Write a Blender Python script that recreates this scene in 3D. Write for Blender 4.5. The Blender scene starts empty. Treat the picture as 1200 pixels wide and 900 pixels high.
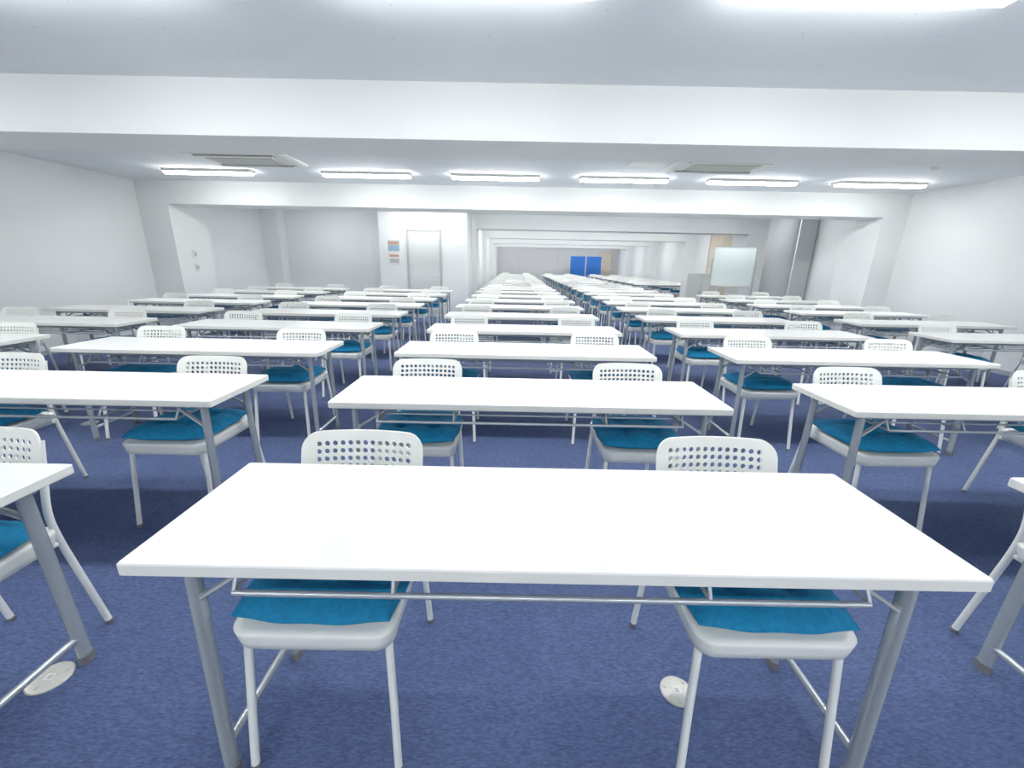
import bpy, math, random
from mathutils import Vector, Matrix
random.seed(4)
scene = bpy.context.scene
scene.view_settings.view_transform = 'Standard'
scene.view_settings.look = 'None'
scene.view_settings.exposure = 0.0
scene.view_settings.gamma = 1.13
COL = scene.collection

# ------------------------------------------------------------------ materials
def mat(name, color, rough=0.5, metal=0.0, noise=0.0, nscale=20.0, bump=0.0, bscale=200.0, spec=0.5):
    m = bpy.data.materials.new(name); m.use_nodes = True
    nt = m.node_tree; b = nt.nodes['Principled BSDF']
    b.inputs['Roughness'].default_value = rough
    b.inputs['Metallic'].default_value = metal
    b.inputs['Specular IOR Level'].default_value = spec
    tc = nt.nodes.new('ShaderNodeTexCoord')
    n = nt.nodes.new('ShaderNodeTexNoise'); n.inputs['Scale'].default_value = nscale
    n.inputs['Detail'].default_value = 3
    nt.links.new(tc.outputs['Object'], n.inputs['Vector'])
    r = nt.nodes.new('ShaderNodeValToRGB')
    c = color
    r.color_ramp.elements[0].position = 0.3
    r.color_ramp.elements[1].position = 0.7
    r.color_ramp.elements[0].color = (c[0]*(1-noise), c[1]*(1-noise), c[2]*(1-noise), 1)
    r.color_ramp.elements[1].color = (min(1, c[0]*(1+noise)), min(1, c[1]*(1+noise)), min(1, c[2]*(1+noise)), 1)
    nt.links.new(n.outputs['Fac'], r.inputs['Fac'])
    nt.links.new(r.outputs['Color'], b.inputs['Base Color'])
    if bump > 0:
        n2 = nt.nodes.new('ShaderNodeTexNoise'); n2.inputs['Scale'].default_value = bscale
        nt.links.new(tc.outputs['Object'], n2.inputs['Vector'])
        bp = nt.nodes.new('ShaderNodeBump'); bp.inputs['Strength'].default_value = bump
        bp.inputs['Distance'].default_value = 0.002
        nt.links.new(n2.outputs['Fac'], bp.inputs['Height'])
        nt.links.new(bp.outputs['Normal'], b.inputs['Normal'])
    return m

M_wall = mat('wall_paint', (0.78, 0.795, 0.79), 0.75, noise=0.012, nscale=1.5, bump=0.15, bscale=120)
M_beam = mat('beam_paint', (0.79, 0.81, 0.80), 0.7, noise=0.01, nscale=2)
M_top = mat('table_laminate', (0.94, 0.94, 0.92), 0.28, noise=0.004, nscale=3)
M_edge = mat('table_edge_band', (0.87, 0.87, 0.80), 0.45, noise=0.01)
M_under = mat('table_underside', (0.52, 0.52, 0.51), 0.7)
M_steel = mat('grey_painted_steel', (0.46, 0.50, 0.52), 0.25, metal=0.4, noise=0.02)
M_rod = mat('steel_rod', (0.54, 0.58, 0.61), 0.25, metal=0.5)
M_foot = mat('rubber_foot', (0.16, 0.16, 0.17), 0.7)
M_chair = mat('white_chair_plastic', (0.90, 0.91, 0.86), 0.42, noise=0.01)
M_tube = mat('white_chair_tube', (0.89, 0.90, 0.87), 0.35, noise=0.01)
M_cush = mat('teal_cushion_fabric', (0.008, 0.19, 0.39), 0.85, noise=0.16, nscale=60, bump=0.5, bscale=500, spec=0.2)
M_metal = mat('brushed_aluminium', (0.62, 0.62, 0.60), 0.35, metal=0.7, noise=0.05, nscale=60)
M_outlet = mat('outlet_metal', (0.50, 0.50, 0.46), 0.4, metal=0.5, noise=0.05, nscale=60)
M_dark = mat('dark_gap', (0.10, 0.105, 0.11), 0.6)
M_vent = mat('ac_plastic', (0.78, 0.78, 0.73), 0.5)
M_louv = mat('ac_louvre_grey', (0.50, 0.50, 0.44), 0.6)
M_door = mat('door_grey', (0.62, 0.64, 0.63), 0.45, noise=0.01)
M_frame = mat('door_frame_grey', (0.42, 0.43, 0.43), 0.45)
M_wood = mat('beige_wood', (0.58, 0.49, 0.38), 0.5, noise=0.08, nscale=8)
M_board = mat('whiteboard_enamel', (0.62, 0.70, 0.69), 0.15)
M_curt = mat('accordion_vinyl', (0.52, 0.53, 0.54), 0.6, noise=0.03)
M_blue = mat('blue_partition_fabric', (0.012, 0.11, 0.42), 0.8, noise=0.05)
M_base = mat('baseboard_grey', (0.36, 0.38, 0.42), 0.6)
M_paper = mat('paper_white', (0.75, 0.75, 0.72), 0.7)
M_green = mat('poster_green', (0.35, 0.5, 0.45), 0.6)
M_red = mat('poster_red', (0.55, 0.25, 0.2), 0.6)
M_bluep = mat('poster_blue', (0.25, 0.38, 0.55), 0.6)
M_grey = mat('far_wall_panel', (0.50, 0.50, 0.50), 0.6)

# ceiling: painted board with pin specks
def ceiling_mat():
    m = mat('ceiling_paint', (0.745, 0.775, 0.80), 0.8, noise=0.02, nscale=1.2)
    nt = m.node_tree; b = nt.nodes['Principled BSDF']
    tc = [n for n in nt.nodes if n.type == 'TEX_COORD'][0]
    ramp = [n for n in nt.nodes if n.type == 'VALTORGB'][0]
    v = nt.nodes.new('ShaderNodeTexVoronoi'); v.inputs['Scale'].default_value = 11
    nt.links.new(tc.outputs['Object'], v.inputs['Vector'])
    lt = nt.nodes.new('ShaderNodeMath'); lt.operation = 'LESS_THAN'; lt.inputs[1].default_value = 0.06
    nt.links.new(v.outputs['Distance'], lt.inputs[0])
    mx = nt.nodes.new('ShaderNodeMixRGB'); mx.inputs['Color2'].default_value = (0.38, 0.39, 0.42, 1)
    sc = nt.nodes.new('ShaderNodeMath'); sc.operation = 'MULTIPLY'; sc.inputs[1].default_value = 0.7
    nt.links.new(lt.outputs[0], sc.inputs[0])
    nt.links.new(sc.outputs[0], mx.inputs['Fac'])
    nt.links.new(ramp.outputs['Color'], mx.inputs['Color1'])
    nt.links.new(mx.outputs['Color'], b.inputs['Base Color'])
    return m
M_ceil = ceiling_mat()

def carpet_mat():
    m = bpy.data.materials.new('blue_carpet_tiles'); m.use_nodes = True
    nt = m.node_tree; b = nt.nodes['Principled BSDF']
    b.inputs['Roughness'].default_value = 0.9
    b.inputs['Specular IOR Level'].default_value = 0.25
    tc = nt.nodes.new('ShaderNodeTexCoord')
    br = nt.nodes.new('ShaderNodeTexChecker'); br.inputs['Scale'].default_value = 2.0
    br.inputs['Color1'].default_value = (0.060, 0.088, 0.196, 1)
    br.inputs['Color2'].default_value = (0.065, 0.094, 0.206, 1)
    nt.links.new(tc.outputs['Object'], br.inputs['Vector'])
    mp = nt.nodes.new('ShaderNodeMapping'); mp.inputs['Scale'].default_value = (60, 200, 60)
    nt.links.new(tc.outputs['Object'], mp.inputs['Vector'])
    n = nt.nodes.new('ShaderNodeTexNoise'); n.inputs['Scale'].default_value = 1.0; n.inputs['Detail'].default_value = 4
    nt.links.new(mp.outputs['Vector'], n.inputs['Vector'])
    r = nt.nodes.new('ShaderNodeValToRGB')
    r.color_ramp.elements[0].position = 0.32; r.color_ramp.elements[0].color = (0.68, 0.68, 0.71, 1)
    r.color_ramp.elements[1].position = 0.68; r.color_ramp.elements[1].color = (1.32, 1.32, 1.28, 1)
    nt.links.new(n.outputs['Fac'], r.inputs['Fac'])
    mx = nt.nodes.new('ShaderNodeMixRGB'); mx.blend_type = 'MULTIPLY'; mx.inputs['Fac'].default_value = 1
    nt.links.new(br.outputs['Color'], mx.inputs['Color1']); nt.links.new(r.outputs['Color'], mx.inputs['Color2'])
    nt.links.new(mx.outputs['Color'], b.inputs['Base Color'])
    bp = nt.nodes.new('ShaderNodeBump'); bp.inputs['Strength'].default_value = 0.3; bp.inputs['Distance'].default_value = 0.003
    nt.links.new(n.outputs['Fac'], bp.inputs['Height']); nt.links.new(bp.outputs['Normal'], b.inputs['Normal'])
    return m
M_carpet = carpet_mat()

def emis(name, col, s):
    m = bpy.data.materials.new(name); m.use_nodes = True
    nt = m.node_tree; nt.nodes.clear()
    e = nt.nodes.new('ShaderNodeEmission'); e.inputs['Color'].default_value = (*col, 1); e.inputs['Strength'].default_value = s
    o = nt.nodes.new('ShaderNodeOutputMaterial'); nt.links.new(e.outputs[0], o.inputs[0])
    return m
M_lamp = emis('led_diffuser', (0.97, 0.995, 1.0), 49.0)

# ------------------------------------------------------------------ mesh builder
class MB:
    def __init__(s): s.v = []; s.f = []; s.mi = []; s.sm = []; s.mats = []
    def m(s, material):
        if material not in s.mats: s.mats.append(material)
        return s.mats.index(material)
    def add(s, vs, fs, material, smooth=False):
        o = len(s.v); k = s.m(material)
        s.v += [tuple(p) for p in vs]
        for f in fs:
            s.f.append([i + o for i in f]); s.mi.append(k); s.sm.append(smooth)
    def box(s, x0, x1, y0, y1, z0, z1, material):
        vs = [(x0,y0,z0),(x1,y0,z0),(x1,y1,z0),(x0,y1,z0),(x0,y0,z1),(x1,y0,z1),(x1,y1,z1),(x0,y1,z1)]
        s.add(vs, [(0,3,2,1),(4,5,6,7),(0,1,5,4),(1,2,6,5),(2,3,7,6),(3,0,4,7)], material)
    def rings(s, rings, material, smooth=False, cap=True, capmats=None):
        n = len(rings[0]); vs = [p for r in rings for p in r]; fs = []
        for i in range(len(rings)-1):
            for j in range(n):
                a = i*n+j; b = i*n+(j+1) % n
                fs.append((a, b, b+n, a+n))
        s.add(vs, fs, material, smooth)
        if cap:
            cm = capmats or (material, material)
            s.add(rings[0], [tuple(reversed(range(n)))], cm[0]); s.add(rings[-1], [tuple(range(n))], cm[1])
    def tube(s, pts, rx, material, ry=None, seg=10, smooth=True):
        ry = ry or rx; P = [Vector(p) for p in pts]; rings = []
        prev = None
        for i, p in enumerate(P):
            if i == 0: t = P[1]-P[0]
            elif i == len(P)-1: t = P[-1]-P[-2]
            else: t = (P[i+1]-P[i]).normalized()+(P[i]-P[i-1]).normalized()
            t.normalize()
            if prev is None:
                u = Vector((1, 0, 0)) if abs(t.x) < 0.8 else Vector((0, 1, 0))
            else: u = prev
            u = (u - t*u.dot(t)).normalized(); w = t.cross(u); prev = u
            rings.append([tuple(p + u*rx*math.cos(2*math.pi*k/seg) + w*ry*math.sin(2*math.pi*k/seg)) for k in range(seg)])
        s.rings(rings, material, smooth)
    def mesh(s, name):
        me = bpy.data.meshes.new(name); me.from_pydata(s.v, [], s.f)
        for m_ in s.mats: me.materials.append(m_)
        me.polygons.foreach_set('material_index', s.mi); me.polygons.foreach_set('use_smooth', s.sm)
        me.update(); return me
    def obj(s, name, loc=(0,0,0), rz=0.0):
        o = bpy.data.objects.new(name, s.mesh(name)); COL.objects.link(o); o.location = loc; o.rotation_euler[2] = rz
        return o

def rrect(w, d, r, z, cx=0, cy=0, n=6):
    pts = []
    for (sx, sy, a0) in ((1, 1, 0), (-1, 1, 90), (-1, -1, 180), (1, -1, 270)):
        for k in range(n+1):
            a = math.radians(a0 + 90*k/n)
            pts.append((cx + sx*(w/2-r) + r*math.cos(a), cy + sy*(d/2-r) + r*math.sin(a), z))
    return pts

def fillet(pts, r, n=5):
    P = [Vector(p) for p in pts]; out = [P[0]]
    for i in range(1, len(P)-1):
        a = (P[i-1]-P[i]).normalized(); b = (P[i+1]-P[i]).normalized()
        s0 = P[i]+a*r; s1 = P[i]+b*r
        for k in range(n+1):
            t = k/n; out.append(s0*(1-t)**2 + P[i]*2*t*(1-t) + s1*t*t)
    out.append(P[-1]); return out

def box_obj(name, x0, x1, y0, y1, z0, z1, material):
    b = MB(); cx, cy, cz = (x0+x1)/2, (y0+y1)/2, (z0+z1)/2
    b.box(x0-cx, x1-cx, y0-cy, y1-cy, z0-cz, z1-cz, material)
    return b.obj(name, (cx, cy, cz))

# ------------------------------------------------------------------ table mesh
def table_mesh():
    b = MB(); W, D = 1.8, 0.45
    b.rings([rrect(W-.006, D-.006, .006, .670, n=3), rrect(W, D, .008, .673, n=3), rrect(W, D, .008, .697, n=3)],
            M_edge, capmats=(M_under, M_edge))
    b.rings([rrect(W, D, .008, .697, n=3), rrect(W-.006, D-.006, .006, .700, n=3)], M_top)
    for y in (-.15, .15):
        b.box(-.80, .80, y-.012, y+.012, .645, .670, M_steel)
    for sx in (-1, 1):
        x = sx*.81
        for sy in (-1, 1):
            b.tube([(x, sy*.150, .669), (x, sy*.158, .4), (x, sy*.168, .022)], .013, M_steel, ry=.021, seg=12)
            b.tube([(x, sy*.168, .03), (x, sy*.1685, .0)], .016, M_foot, ry=.024, seg=12)
            b.tube([(x-sx*.012, sy*.154, .555), (x-sx*.17, sy*.125, .655)], .012, M_steel, ry=.006, seg=8)
            b.tube([(x-sx*.012, sy*.154, .50), (x-sx*.012, sy*.154, .57)], .009, M_steel, seg=8)
        b.tube([(x, -.166, .10), (x, .166, .10)], .011, M_steel, seg=10)
        b.tube([(x, -.150, .648), (x, .150, .648)], .014, M_steel, seg=10)
        b.box(x-sx*.17-.018, x-sx*.17+.018, -.16, .16, .650, .670, M_steel)
    for y, r in ((-.185, .007), (-.08, .0045), (.02, .0045), (.12, .0045)):
        b.tube([(-.70, y, .597), (.70, y, .597)], r, M_rod, seg=8)
    for x in (-.70, -.35, .35, .70):
        b.tube(fillet([(x, -.185, .597), (x, .14, .597), (x, .15, .655)], .02), .005, M_rod, seg=8)
        b.tube([(x, -.15, .655), (x, -.185, .597)], .005, M_rod, seg=8)
    return b.mesh('folding_table')

# ------------------------------------------------------------------ chair mesh (faces -Y)
CW = .385
def back_map(u, v, t):
    y = .385 + (v-.57)*.30 - .8*(u*u) + t
    return (u, y, v)

def chair_mesh():
    b = MB()
    cy = .178
    b.rings([rrect(.372, .385, .040, .392, cy=cy), rrect(.384, .400, .045, .395, cy=cy), rrect(.392, .412, .05, .415, cy=cy),
             rrect(.398, .420, .052, .436, cy=cy), rrect(.400, .422, .052, .443, cy=cy), rrect(.394, .416, .052, .449, cy=cy), rrect(.37, .39, .05, .450, cy=cy)], M_chair, smooth=True)
    for sx in (-1, 1):
        b.tube([(sx*.176, .012, .40), (sx*.184, -.010, .2), (sx*.190, -.032, .012)], .0105, M_tube, seg=10)
        b.tube([(sx*.190, -.032, .016), (sx*.1905, -.034, .0)], .0125, M_foot, seg=10)
        pts = fillet([(sx*.182, .445, .012), (sx*.174, .385, .40), (sx*.168, .380, .50), (sx*.165, .428, .735)], .05)
        b.tube(pts, .0105, M_tube, seg=10)
        b.tube([(sx*.182, .4445, .016), (sx*.1825, .4475, .0)], .0125, M_foot, seg=10)
        b.tube([(sx*.172, .03, .392), (sx*.172, .375, .392)], .009, M_tube, seg=8)
    nx, nz = 13, 6
    pit = .0238; gw, gh = nx*pit, nz*pit
    x0 = -gw/2; zc = .675; z0 = zc - gh/2
    OW, OH, OR = CW, .198, .052
    def sheet():
        V = []; F = []; idx = {}
        def vid(x, z):
            k = (round(x, 5), round(z, 5))
            if k not in idx: idx[k] = len(V); V.append((x, z))
            return idx[k]
        holes = []
        for i in range(nx):
            for j in range(nz):
                cx = x0+(i+.5)*pit; cz = z0+(j+.5)*pit; h = pit/2; r = .0088
                o = []; q = []
                for k, (dx, dz) in enumerate([(1,0),(1,1),(0,1),(-1,1),(-1,0),(-1,-1),(0,-1),(1,-1)]):
                    o.append(vid(cx+dx*h, cz+dz*h))
                    a = math.radians(45*k); q.append(vid(cx+r*math.cos(a), cz+r*math.sin(a)))
                for k in range(8):
                    F.append((o[k], o[(k+1) % 8], q[(k+1) % 8], q[k]))
                holes.append(q)
        per = []
        n1 = nx*2; n2 = nz*2; h = pit/2
        for k in range(n1): per.append((x0+k*h, z0))
        for k in range(n2): per.append((x0+gw, z0+k*h))
        for k in range(n1): per.append((x0+gw-k*h, z0+gh))
        for k in range(n2): per.append((x0, z0+gh-k*h))
        cz = z0+gh/2
        outer = []
        for (x, z) in per:
            X = x/(gw/2)*(OW/2); Z = (z-cz)/(gh/2)*(OH/2)
            ax, az = OW/2-OR, OH/2-OR
            if abs(X) > ax and abs(Z) > az:
                dx = abs(X)-ax; dz = abs(Z)-az; m_ = max(dx, dz); l = math.hypot(dx, dz)
                if l > 1e-9:
                    f = m_/l
                    X = math.copysign(ax+dx*f, X); Z = math.copysign(az+dz*f, Z)
            outer.append((X, zc+Z))
        pi = [vid(x, z) for x, z in per]; oi = [vid(x, z) for x, z in outer]
        L = len(per)
        for k in range(L): F.append((oi[k], oi[(k+1) % L], pi[(k+1) % L], pi[k]))
        return V, F, holes, oi
    V, F, holes, oi = sheet()
    n = len(V); th = .006
    vs = [back_map(x, z, -th/2) for x, z in V] + [back_map(x, z, th/2) for x, z in V]
    fs = [tuple(f) for f in F] + [tuple(i+n for i in reversed(f)) for f in F]
    for q in holes:
        for k in range(8): fs.append((q[k], q[(k+1) % 8], q[(k+1) % 8]+n, q[k]+n))
    L = len(oi)
    for k in range(L): fs.append((oi[(k+1) % L], oi[k], oi[k]+n, oi[(k+1) % L]+n))
    b.add(vs, fs, M_chair, False)
    return b.mesh('chair')

def cushion_mesh():
    b = MB(); N = 32; W, D, T = .415, .385, .070
    top = []; bot = []
    for j in range(N+1):
        for i in range(N+1):
            a = -1+2*i/N; c = -1+2*j/N
            a = math.sin(a*math.pi/2); c = math.sin(c*math.pi/2)
            X = a*math.sqrt(1-.14*c*c); Y = c*math.sqrt(1-.14*a*a)
            e = max(0, 1-a**4)*max(0, 1-c**4)
            h = e**.5
            x, y = X*W/2, Y*D/2
            # scalloped rim
            sc = 1 - .012*(math.cos(x/.075*math.pi)*abs(c)**8 + math.cos(y/.07*math.pi)*abs(a)**8)
            d = 0
            for (px, py) in ((-.075, -.07), (.075, -.07), (-.075, .07), (.075, .07)):
                d += 1.6*math.exp(-((x-px)**2+(y-py)**2)/(2*.020**2))
            d += .55*(math.exp(-(abs(x)-.075)**2/(2*.010**2)) + math.exp(-(abs(y)-.07)**2/(2*.010**2)))
            top.append((x*sc, y*sc, T*.36 + T*.64*h - .017*min(1.6, d)*h))
            bot.append((x*sc, y*sc, T*.36 - T*.36*h))
    n = (N+1)**2; fs = []
    for j in range(N):
        for i in range(N):
            q = j*(N+1)+i
            fs.append((q, q+1, q+N+2, q+N+1)); fs.append((q+n+N+1, q+n+N+2, q+n+1, q+n))
    for i in range(N):
        a = i; fs.append((a, a+n, a+1+n, a+1))
        a = N*(N+1)+i; fs.append((a+1, a+1+n, a+n, a))
        a = i*(N+1); fs.append((a+N+1, a+N+1+n, a+n, a))
        a = i*(N+1)+N; fs.append((a, a+n, a+N+1+n, a+N+1))
    b.add(top+bot, fs, M_cush, True)
    return b.mesh('seat_cushion')

ME_T, ME_C, ME_S = table_mesh(), chair_mesh(), cushion_mesh()
def inst(name, me, loc, rz=0):
    o = bpy.data.objects.new(name, me); COL.objects.link(o); o.location = loc; o.rotation_euler[2] = rz; return o

Y0, S = .701, 1.027
cols = {'c': .096, 'l': -2.215, 'r': 2.435, 'll': -4.53, 'rr': 4.95}
def rows_for(c):
    if c in ('l', 'll'): return range(0, 9)
    if c == 'rr': return [r for r in range(0, 23) if r not in (9, 10, 11, 12)]
    return range(0, 23)
for c, cx in cols.items():
    for r in rows_for(c):
        jx = random.uniform(-.012, .012) if r else 0
        jy = random.uniform(-.012, .012) if r else 0
        yn = Y0 + S*r + jy
        if c == 'l': yn -= .03
        x = cx+jx
        inst('folding_table', ME_T, (x, yn+.225, 0), 0)
        for sx in (-1, 1):
            k = .02 if r else 0
            rz = random.uniform(-k, k); ox = x + sx*.560 + (random.uniform(-.012, .012) if r else (-.012 if sx < 0 else .0))
            if abs(ox-x) > .570: ox = x + sx*.568
            oy = yn + .10 + (random.uniform(-.01, .025) if r else 0)
            inst('chair', ME_C, (ox, oy, 0), rz)
            d = Vector((0, .170)); R = Matrix.Rotation(rz, 2); d = R @ d
            inst('seat_cushion', ME_S, (ox+d.x, oy+d.y, .4505), rz + random.uniform(-.02, .02))

# ------------------------------------------------------------------ room
XL, XR, YF, YB, ZC = -6.27, 6.5, -3.0, 27.0, 2.5
T = .15
box_obj('floor', XL-T, XR+T, YF-T, YB+T, -.12, 0, M_carpet)
box_obj('ceiling', XL-T, XR+T, YF-T, YB+T, ZC, ZC+.12, M_ceil)
box_obj('wall_left', XL-T, XL, YF, 11.2, 0, ZC, M_wall)
box_obj('wall_right', XR, XR+T, YF, YB, 0, ZC, M_wall)
box_obj('wall_front', XL-T, XR+T, YF-T, YF, 0, ZC, M_wall)
box_obj('wall_far', -1.13, XR+T, YB, YB+T, 0, ZC, M_grey)
box_obj('wall_back_left', XL-T, -3.2, 11.2, 11.2+T, 0, ZC, M_wall)
box_obj('wall_corridor', -3.2, -1.13, 10.3, YB+T, 0, ZC, M_wall)
ZB = 2.142
for i, y in enumerate((-.76, 3.34, 7.4, 11.5, 15.6, 19.7, 23.8)):
    left = y < 10
    xl = XL if left else -1.13
    box_obj('ceiling_beam', xl, XR, y, y+.53, ZB, ZC, M_beam)
    if left:
        b = MB(); b.box(XL, -5.77, y, y+.53, 0, ZB, M_wall); b.box(XL, -5.77, y+.53, y+.85, 0, ZC, M_wall); b.obj('pillar')
    else:
        b = MB(); b.box(-1.13, -1.0, y, y+.5, 0, ZB, M_wall); b.obj('pillar')
    b = MB(); b.box(6.10, XR, y, y+.53, 0, ZB, M_wall); b.box(6.10, XR, y+.53, y+.8, 0, ZC, M_wall); b.obj('pillar')
box_obj('pillar', XL, -5.85, 10.85, 11.2, 0, ZC, M_wall)
bb = .06
box_obj('baseboard_back_left', -5.85, -3.2, 11.188, 11.2, 0, bb, M_base)
box_obj('baseboard_corridor', -3.2, -2.58, 10.288, 10.3, 0, bb, M_base)
for nm, y0, y1 in (('baseboard_left', YF, -.76), ('baseboard_left', .09, 3.34), ('baseboard_left', 4.19, 7.4), ('baseboard_left', 8.25, 10.85)):
    box_obj(nm, XL, XL+.012, y0, y1, 0, bb, M_base)
for y0, y1 in ((.04, 3.34), (4.14, 7.4), (8.2, 11.5), (16.4, 19.7)):
    box_obj('baseboard_right', XR-.012, XR, y0, y1, 0, bb, M_base)

# ceiling luminaires
def lamp_mesh():
    b = MB(); L = 1.25
    def prof(x):
        return [(x, -.075, 0), (x, -.06, -.035), (x, .06, -.035), (x, .075, 0)]
    b.rings([prof(-L/2), prof(L/2)], M_vent)
    def dif(x): return [(x, -.058, -.035), (x, -.040, -.062), (x, .040, -.062), (x, .058, -.035)]
    b.rings([dif(-L/2+.01), dif(L/2-.01)], M_lamp)
    return b.mesh('ceiling_light')
ME_L = lamp_mesh()
for y in (-1.9, 2.22, 6.5, 9.8, 14.3, 18.4, 22.5, 25.6):  # farthest row is added to brighten the dark end bay
    for x in (-4.39, -2.13, -.29, 1.54, 3.37, 5.2):
        if y > 11 and x < -.5: continue
        inst('ceiling_light', ME_L, (x, y, ZC))

# AC cassettes
def ac_mesh():
    b = MB(); W, D = 1.2, .72
    b.rings([rrect(W, D, .03, 0), rrect(W, D, .03, -.02), rrect(W-.06, D-.06, .03, -.035)][::-1], M_vent)
    b.box(-.40, .40, -.17, .17, -.045, -.035, M_louv)
    for k in range(9): b.box(-.39, .39, -.16+k*.038, -.15+k*.038, -.050, -.045, M_vent)
    for sy in (-1, 1):
        b.box(-.48, .48, sy*.26-.04, sy*.26+.04, -.040, -.0352, M_dark)
        b.box(-.47, .47, sy*.26-.028, sy*.26+.030, -.052, -.040, M_vent)
    return b.mesh('air_conditioner')
ME_A = ac_mesh()
inst('air_conditioner', ME_A, (-3.36, 5.73, ZC)); inst('air_conditioner', ME_A, (2.50, 5.6, ZC))
inst('air_conditioner', ME_A, (2.5, 13.0, ZC)); inst('air_conditioner', ME_A, (2.5, .9, ZC))
b = MB()
b.box(-.24, .24, -.24, .24, -.006, 0, M_frame); b.box(-.23, .23, -.23, .23, -.010, -.006, M_vent); b.obj('ceiling_hatch', (1.62, 5.55, ZC))
b = MB()
b.rings([[(r*math.cos(a*math.pi/12), r*math.sin(a*math.pi/12), z) for a in range(24)] for r, z in ((.025, -.045), (.045, -.035), (.055, -.012), (.055, 0))], M_vent, smooth=True)
b.obj('smoke_detector', (5.0, 5.5, ZC))

def door(name, x0, x1, y, h, mdoor):
    b = MB(); w = x1-x0
    b.box(0, w, -.02, 0, 0, h, mdoor)
    b.box(-.05, 0, -.035, 0, 0, h+.05, M_frame); b.box(w, w+.05, -.035, 0, 0, h+.05, M_frame)
    b.box(0, w, -.035, 0, h, h+.05, M_frame)
    b.tube([(w-.07, -.02, .95), (w-.07, -.055, .95), (w-.17, -.055, .95)], .009, M_metal)
    b.tube([(w-.07, -.02, .95), (w-.07, -.026, .95)], .025, M_metal, seg=16)
    return b.obj(name, (x0, y, 0))
door('door_1', -2.50, -1.78, 10.3, 1.98, M_door)
door('wooden_door', 5.3, 6.05, 27.0, 2.0, M_wood)
b = MB()
for k in range(2):
    b.box(-.03, 0, k*.86, k*.86+.85, 0, 2.3, M_wood)
    b.box(-.05, -.03, k*.86+(.75 if k == 0 else .06), k*.86+(.78 if k == 0 else .09), .9, 1.15, M_metal)
b.box(-.04, 0, -.05, 0, 0, 2.36, M_frame); b.box(-.04, 0, 1.71, 1.76, 0, 2.36, M_frame); b.box(-.04, 0, 0, 1.71, 2.3, 2.36, M_frame)
b.obj('wooden_double_door', (XR, 12.75, 0))

# posters
b = MB(); b.box(-.14, .14, -.006, 0, 0, .24, M_green); b.box(-.12, .12, -.008, -.006, .02, .12, M_bluep); b.box(-.12, .12, -.008, -.006, .15, .21, M_red); b.obj('poster', (-2.86, 10.3, 1.52))
b = MB(); b.box(-.14, .14, -.006, 0, 0, .26, M_paper); b.box(-.11, .11, -.008, -.006, .17, .22, M_red); b.box(-.11, .11, -.008, -.006, .03, .13, M_frame); b.obj('poster', (-2.86, 10.3, 1.22))
for z in (1.35, 1.12):
    b = MB(); b.box(0, .012, -.05, .05, -.07, .07, M_paper); b.box(.012, .018, -.02, .02, -.035, .035, M_frame); b.obj('light_switch', (-5.77, 7.80, z))

# accordion partition folded at the right
b = MB(); n = 12; pts = []
for k in range(n+1):
    pts.append((-.17 if k % 2 else .17, k*1.20/n))
V = []; F = []
for (x, y) in pts: V += [(x-.014, y, .03), (x-.014, y, ZC-.05), (x+.014, y, ZC-.05), (x+.014, y, .03)]
for k in range(n):
    a = k*4
    for j in range(4): F.append((a+j, a+(j+1) % 4, a+4+(j+1) % 4, a+4+j))
F.append((3, 2, 1, 0)); e = n*4; F.append((e, e+1, e+2, e+3))
b.add(V, F, M_curt)
b.box(-.03, .03, -.05, 1.25, ZC-.05, ZC, M_metal); b.box(-.18, .18, -.04, -.0, .02, ZC-.05, M_curt)
b.obj('accordion_partition', (6.29, 9.50, 0))

# mobile whiteboard
b = MB(); W = .96
b.box(-W/2, W/2, -.012, .012, .88, 1.76, M_board)
for z in (.87, 1.76): b.box(-W/2-.02, W/2+.02, -.02, .02, z-.012, z+.012, M_metal)
for x in (-W/2-.01, W/2+.01): b.box(x-.012, x+.012, -.02, .02, .87, 1.76, M_metal)
b.box(-W/2+.05, W/2-.05, -.08, -.02, .845, .858, M_metal)
for sx in (-1, 1):
    x = sx*(W/2+.035)
    b.tube([(x, 0, .09), (x, 0, 1.5)], .015, M_metal); b.tube([(x, -.25, .085), (x, .25, .085)], .016, M_metal)
    b.tube([(x, 0, 1.3), (x-sx*.03, 0, 1.3)], .02, M_dark)
    for y in (-.24, .24):
        b.tube([(x-.012, y, .035), (x+.012, y, .035)], .035, M_dark, seg=14); b.box(x-.01, x+.01, y-.012, y+.012, .035, .085, M_metal)
b.tube([(-W/2-.035, 0, .3), (W/2+.035, 0, .3)], .012, M_metal)
b.obj('mobile_whiteboard', (5.25, 10.35, 0), -.05)
b = MB(); b.box(-.45, .45, -.2, .2, .04, 1.12, M_chair); b.box(-.43, .43, -.18, .18, 0, .04, M_dark)
for k in (0, 1):
    b.box(-.44+.445*k, -.005+.445*k, -.212, -.2, .06, 1.10, M_vent); b.box(-.07+.11*k, -.05+.11*k, -.225, -.212, .5, .62, M_metal)
b.obj('storage_cabinet', (5.38, 12.4, 0))

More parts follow.
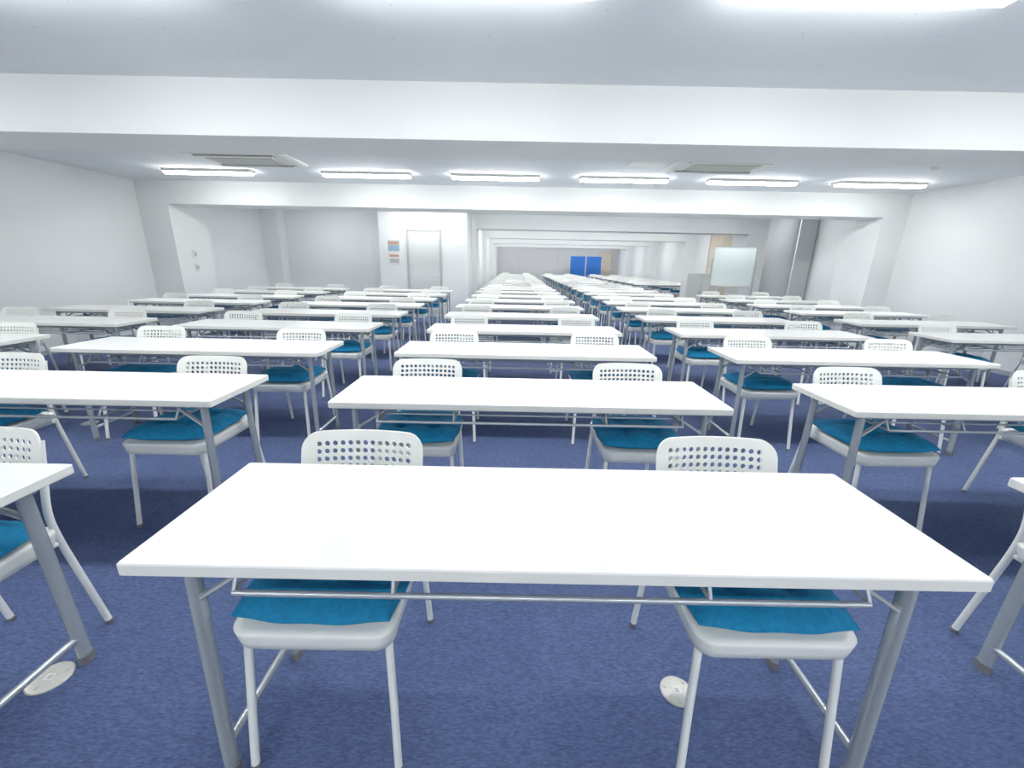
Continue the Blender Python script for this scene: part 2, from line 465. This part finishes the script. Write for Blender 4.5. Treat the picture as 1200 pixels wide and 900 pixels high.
# blue partition screens at the far end
for k in range(2):
    b = MB(); b.box(-.45, .45, -.015, .015, .10, 1.76, M_blue)
    for x in (-.46, .46): b.box(x-.012, x+.012, -.02, .02, .05, 1.78, M_metal); b.box(x-.02, x+.02, -.2, .2, 0, .05, M_metal)
    b.box(-.45, .45, -.02, .02, 1.76, 1.78, M_metal)
    b.obj('blue_partition_screen', (3.85+k*.98, 26.2, 0))
for k in range(5): box_obj('trim_%d' % (k+1), -.9+k*1.2, -.88+k*1.2, 26.985, 27.0, 0, 2.3, M_frame)

# floor outlets
for (x, y, s) in ((-1.46, 1.0, .85), (.545, .996, .75), (-1.46, 5.1, .8), (.545, 5.1, .8), (3.1, 3.1, .8), (-3.4, 3.1, .8)):
    b = MB()
    b.rings([[(s*r*math.cos(a*math.pi/18), s*r*math.sin(a*math.pi/18), z) for a in range(36)] for r, z in ((.068, 0), (.068, .002), (.064, .004), (.05, .0045))], M_outlet, smooth=False)
    b.box(-.014, .014, -.012, .012, .0045, .006, M_paper); b.box(-.006, .006, -.007, .007, .006, .0065, M_frame)
    for a in (0.6, 2.7, 4.5): b.box(.038*math.cos(a)-.004, .038*math.cos(a)+.004, .038*math.sin(a)-.004, .038*math.sin(a)+.004, .0045, .0055, M_frame)
    b.obj('floor_outlet', (x, y, 0), .1)

# ------------------------------------------------------------------ camera
F = 485.0
TH = math.atan((450-308)/F); ROLL = math.radians(1.1)
cam = bpy.data.cameras.new('camera'); co = bpy.data.objects.new('camera', cam); COL.objects.link(co)
cam.sensor_width = 36; cam.sensor_fit = 'HORIZONTAL'; cam.lens = F/1200*36; cam.clip_start = .02; cam.clip_end = 100
Mx = Matrix.Rotation(math.pi/2-TH, 4, 'X') @ Matrix.Rotation(ROLL, 4, 'Z')
co.matrix_world = Matrix.Translation((0, 0, 1.304)) @ Mx
scene.camera = co
w = bpy.data.worlds.new('world'); scene.world = w; w.use_nodes = True
w.node_tree.nodes['Background'].inputs[0].default_value = (.8, .85, .9, 1); w.node_tree.nodes['Background'].inputs[1].default_value = .3
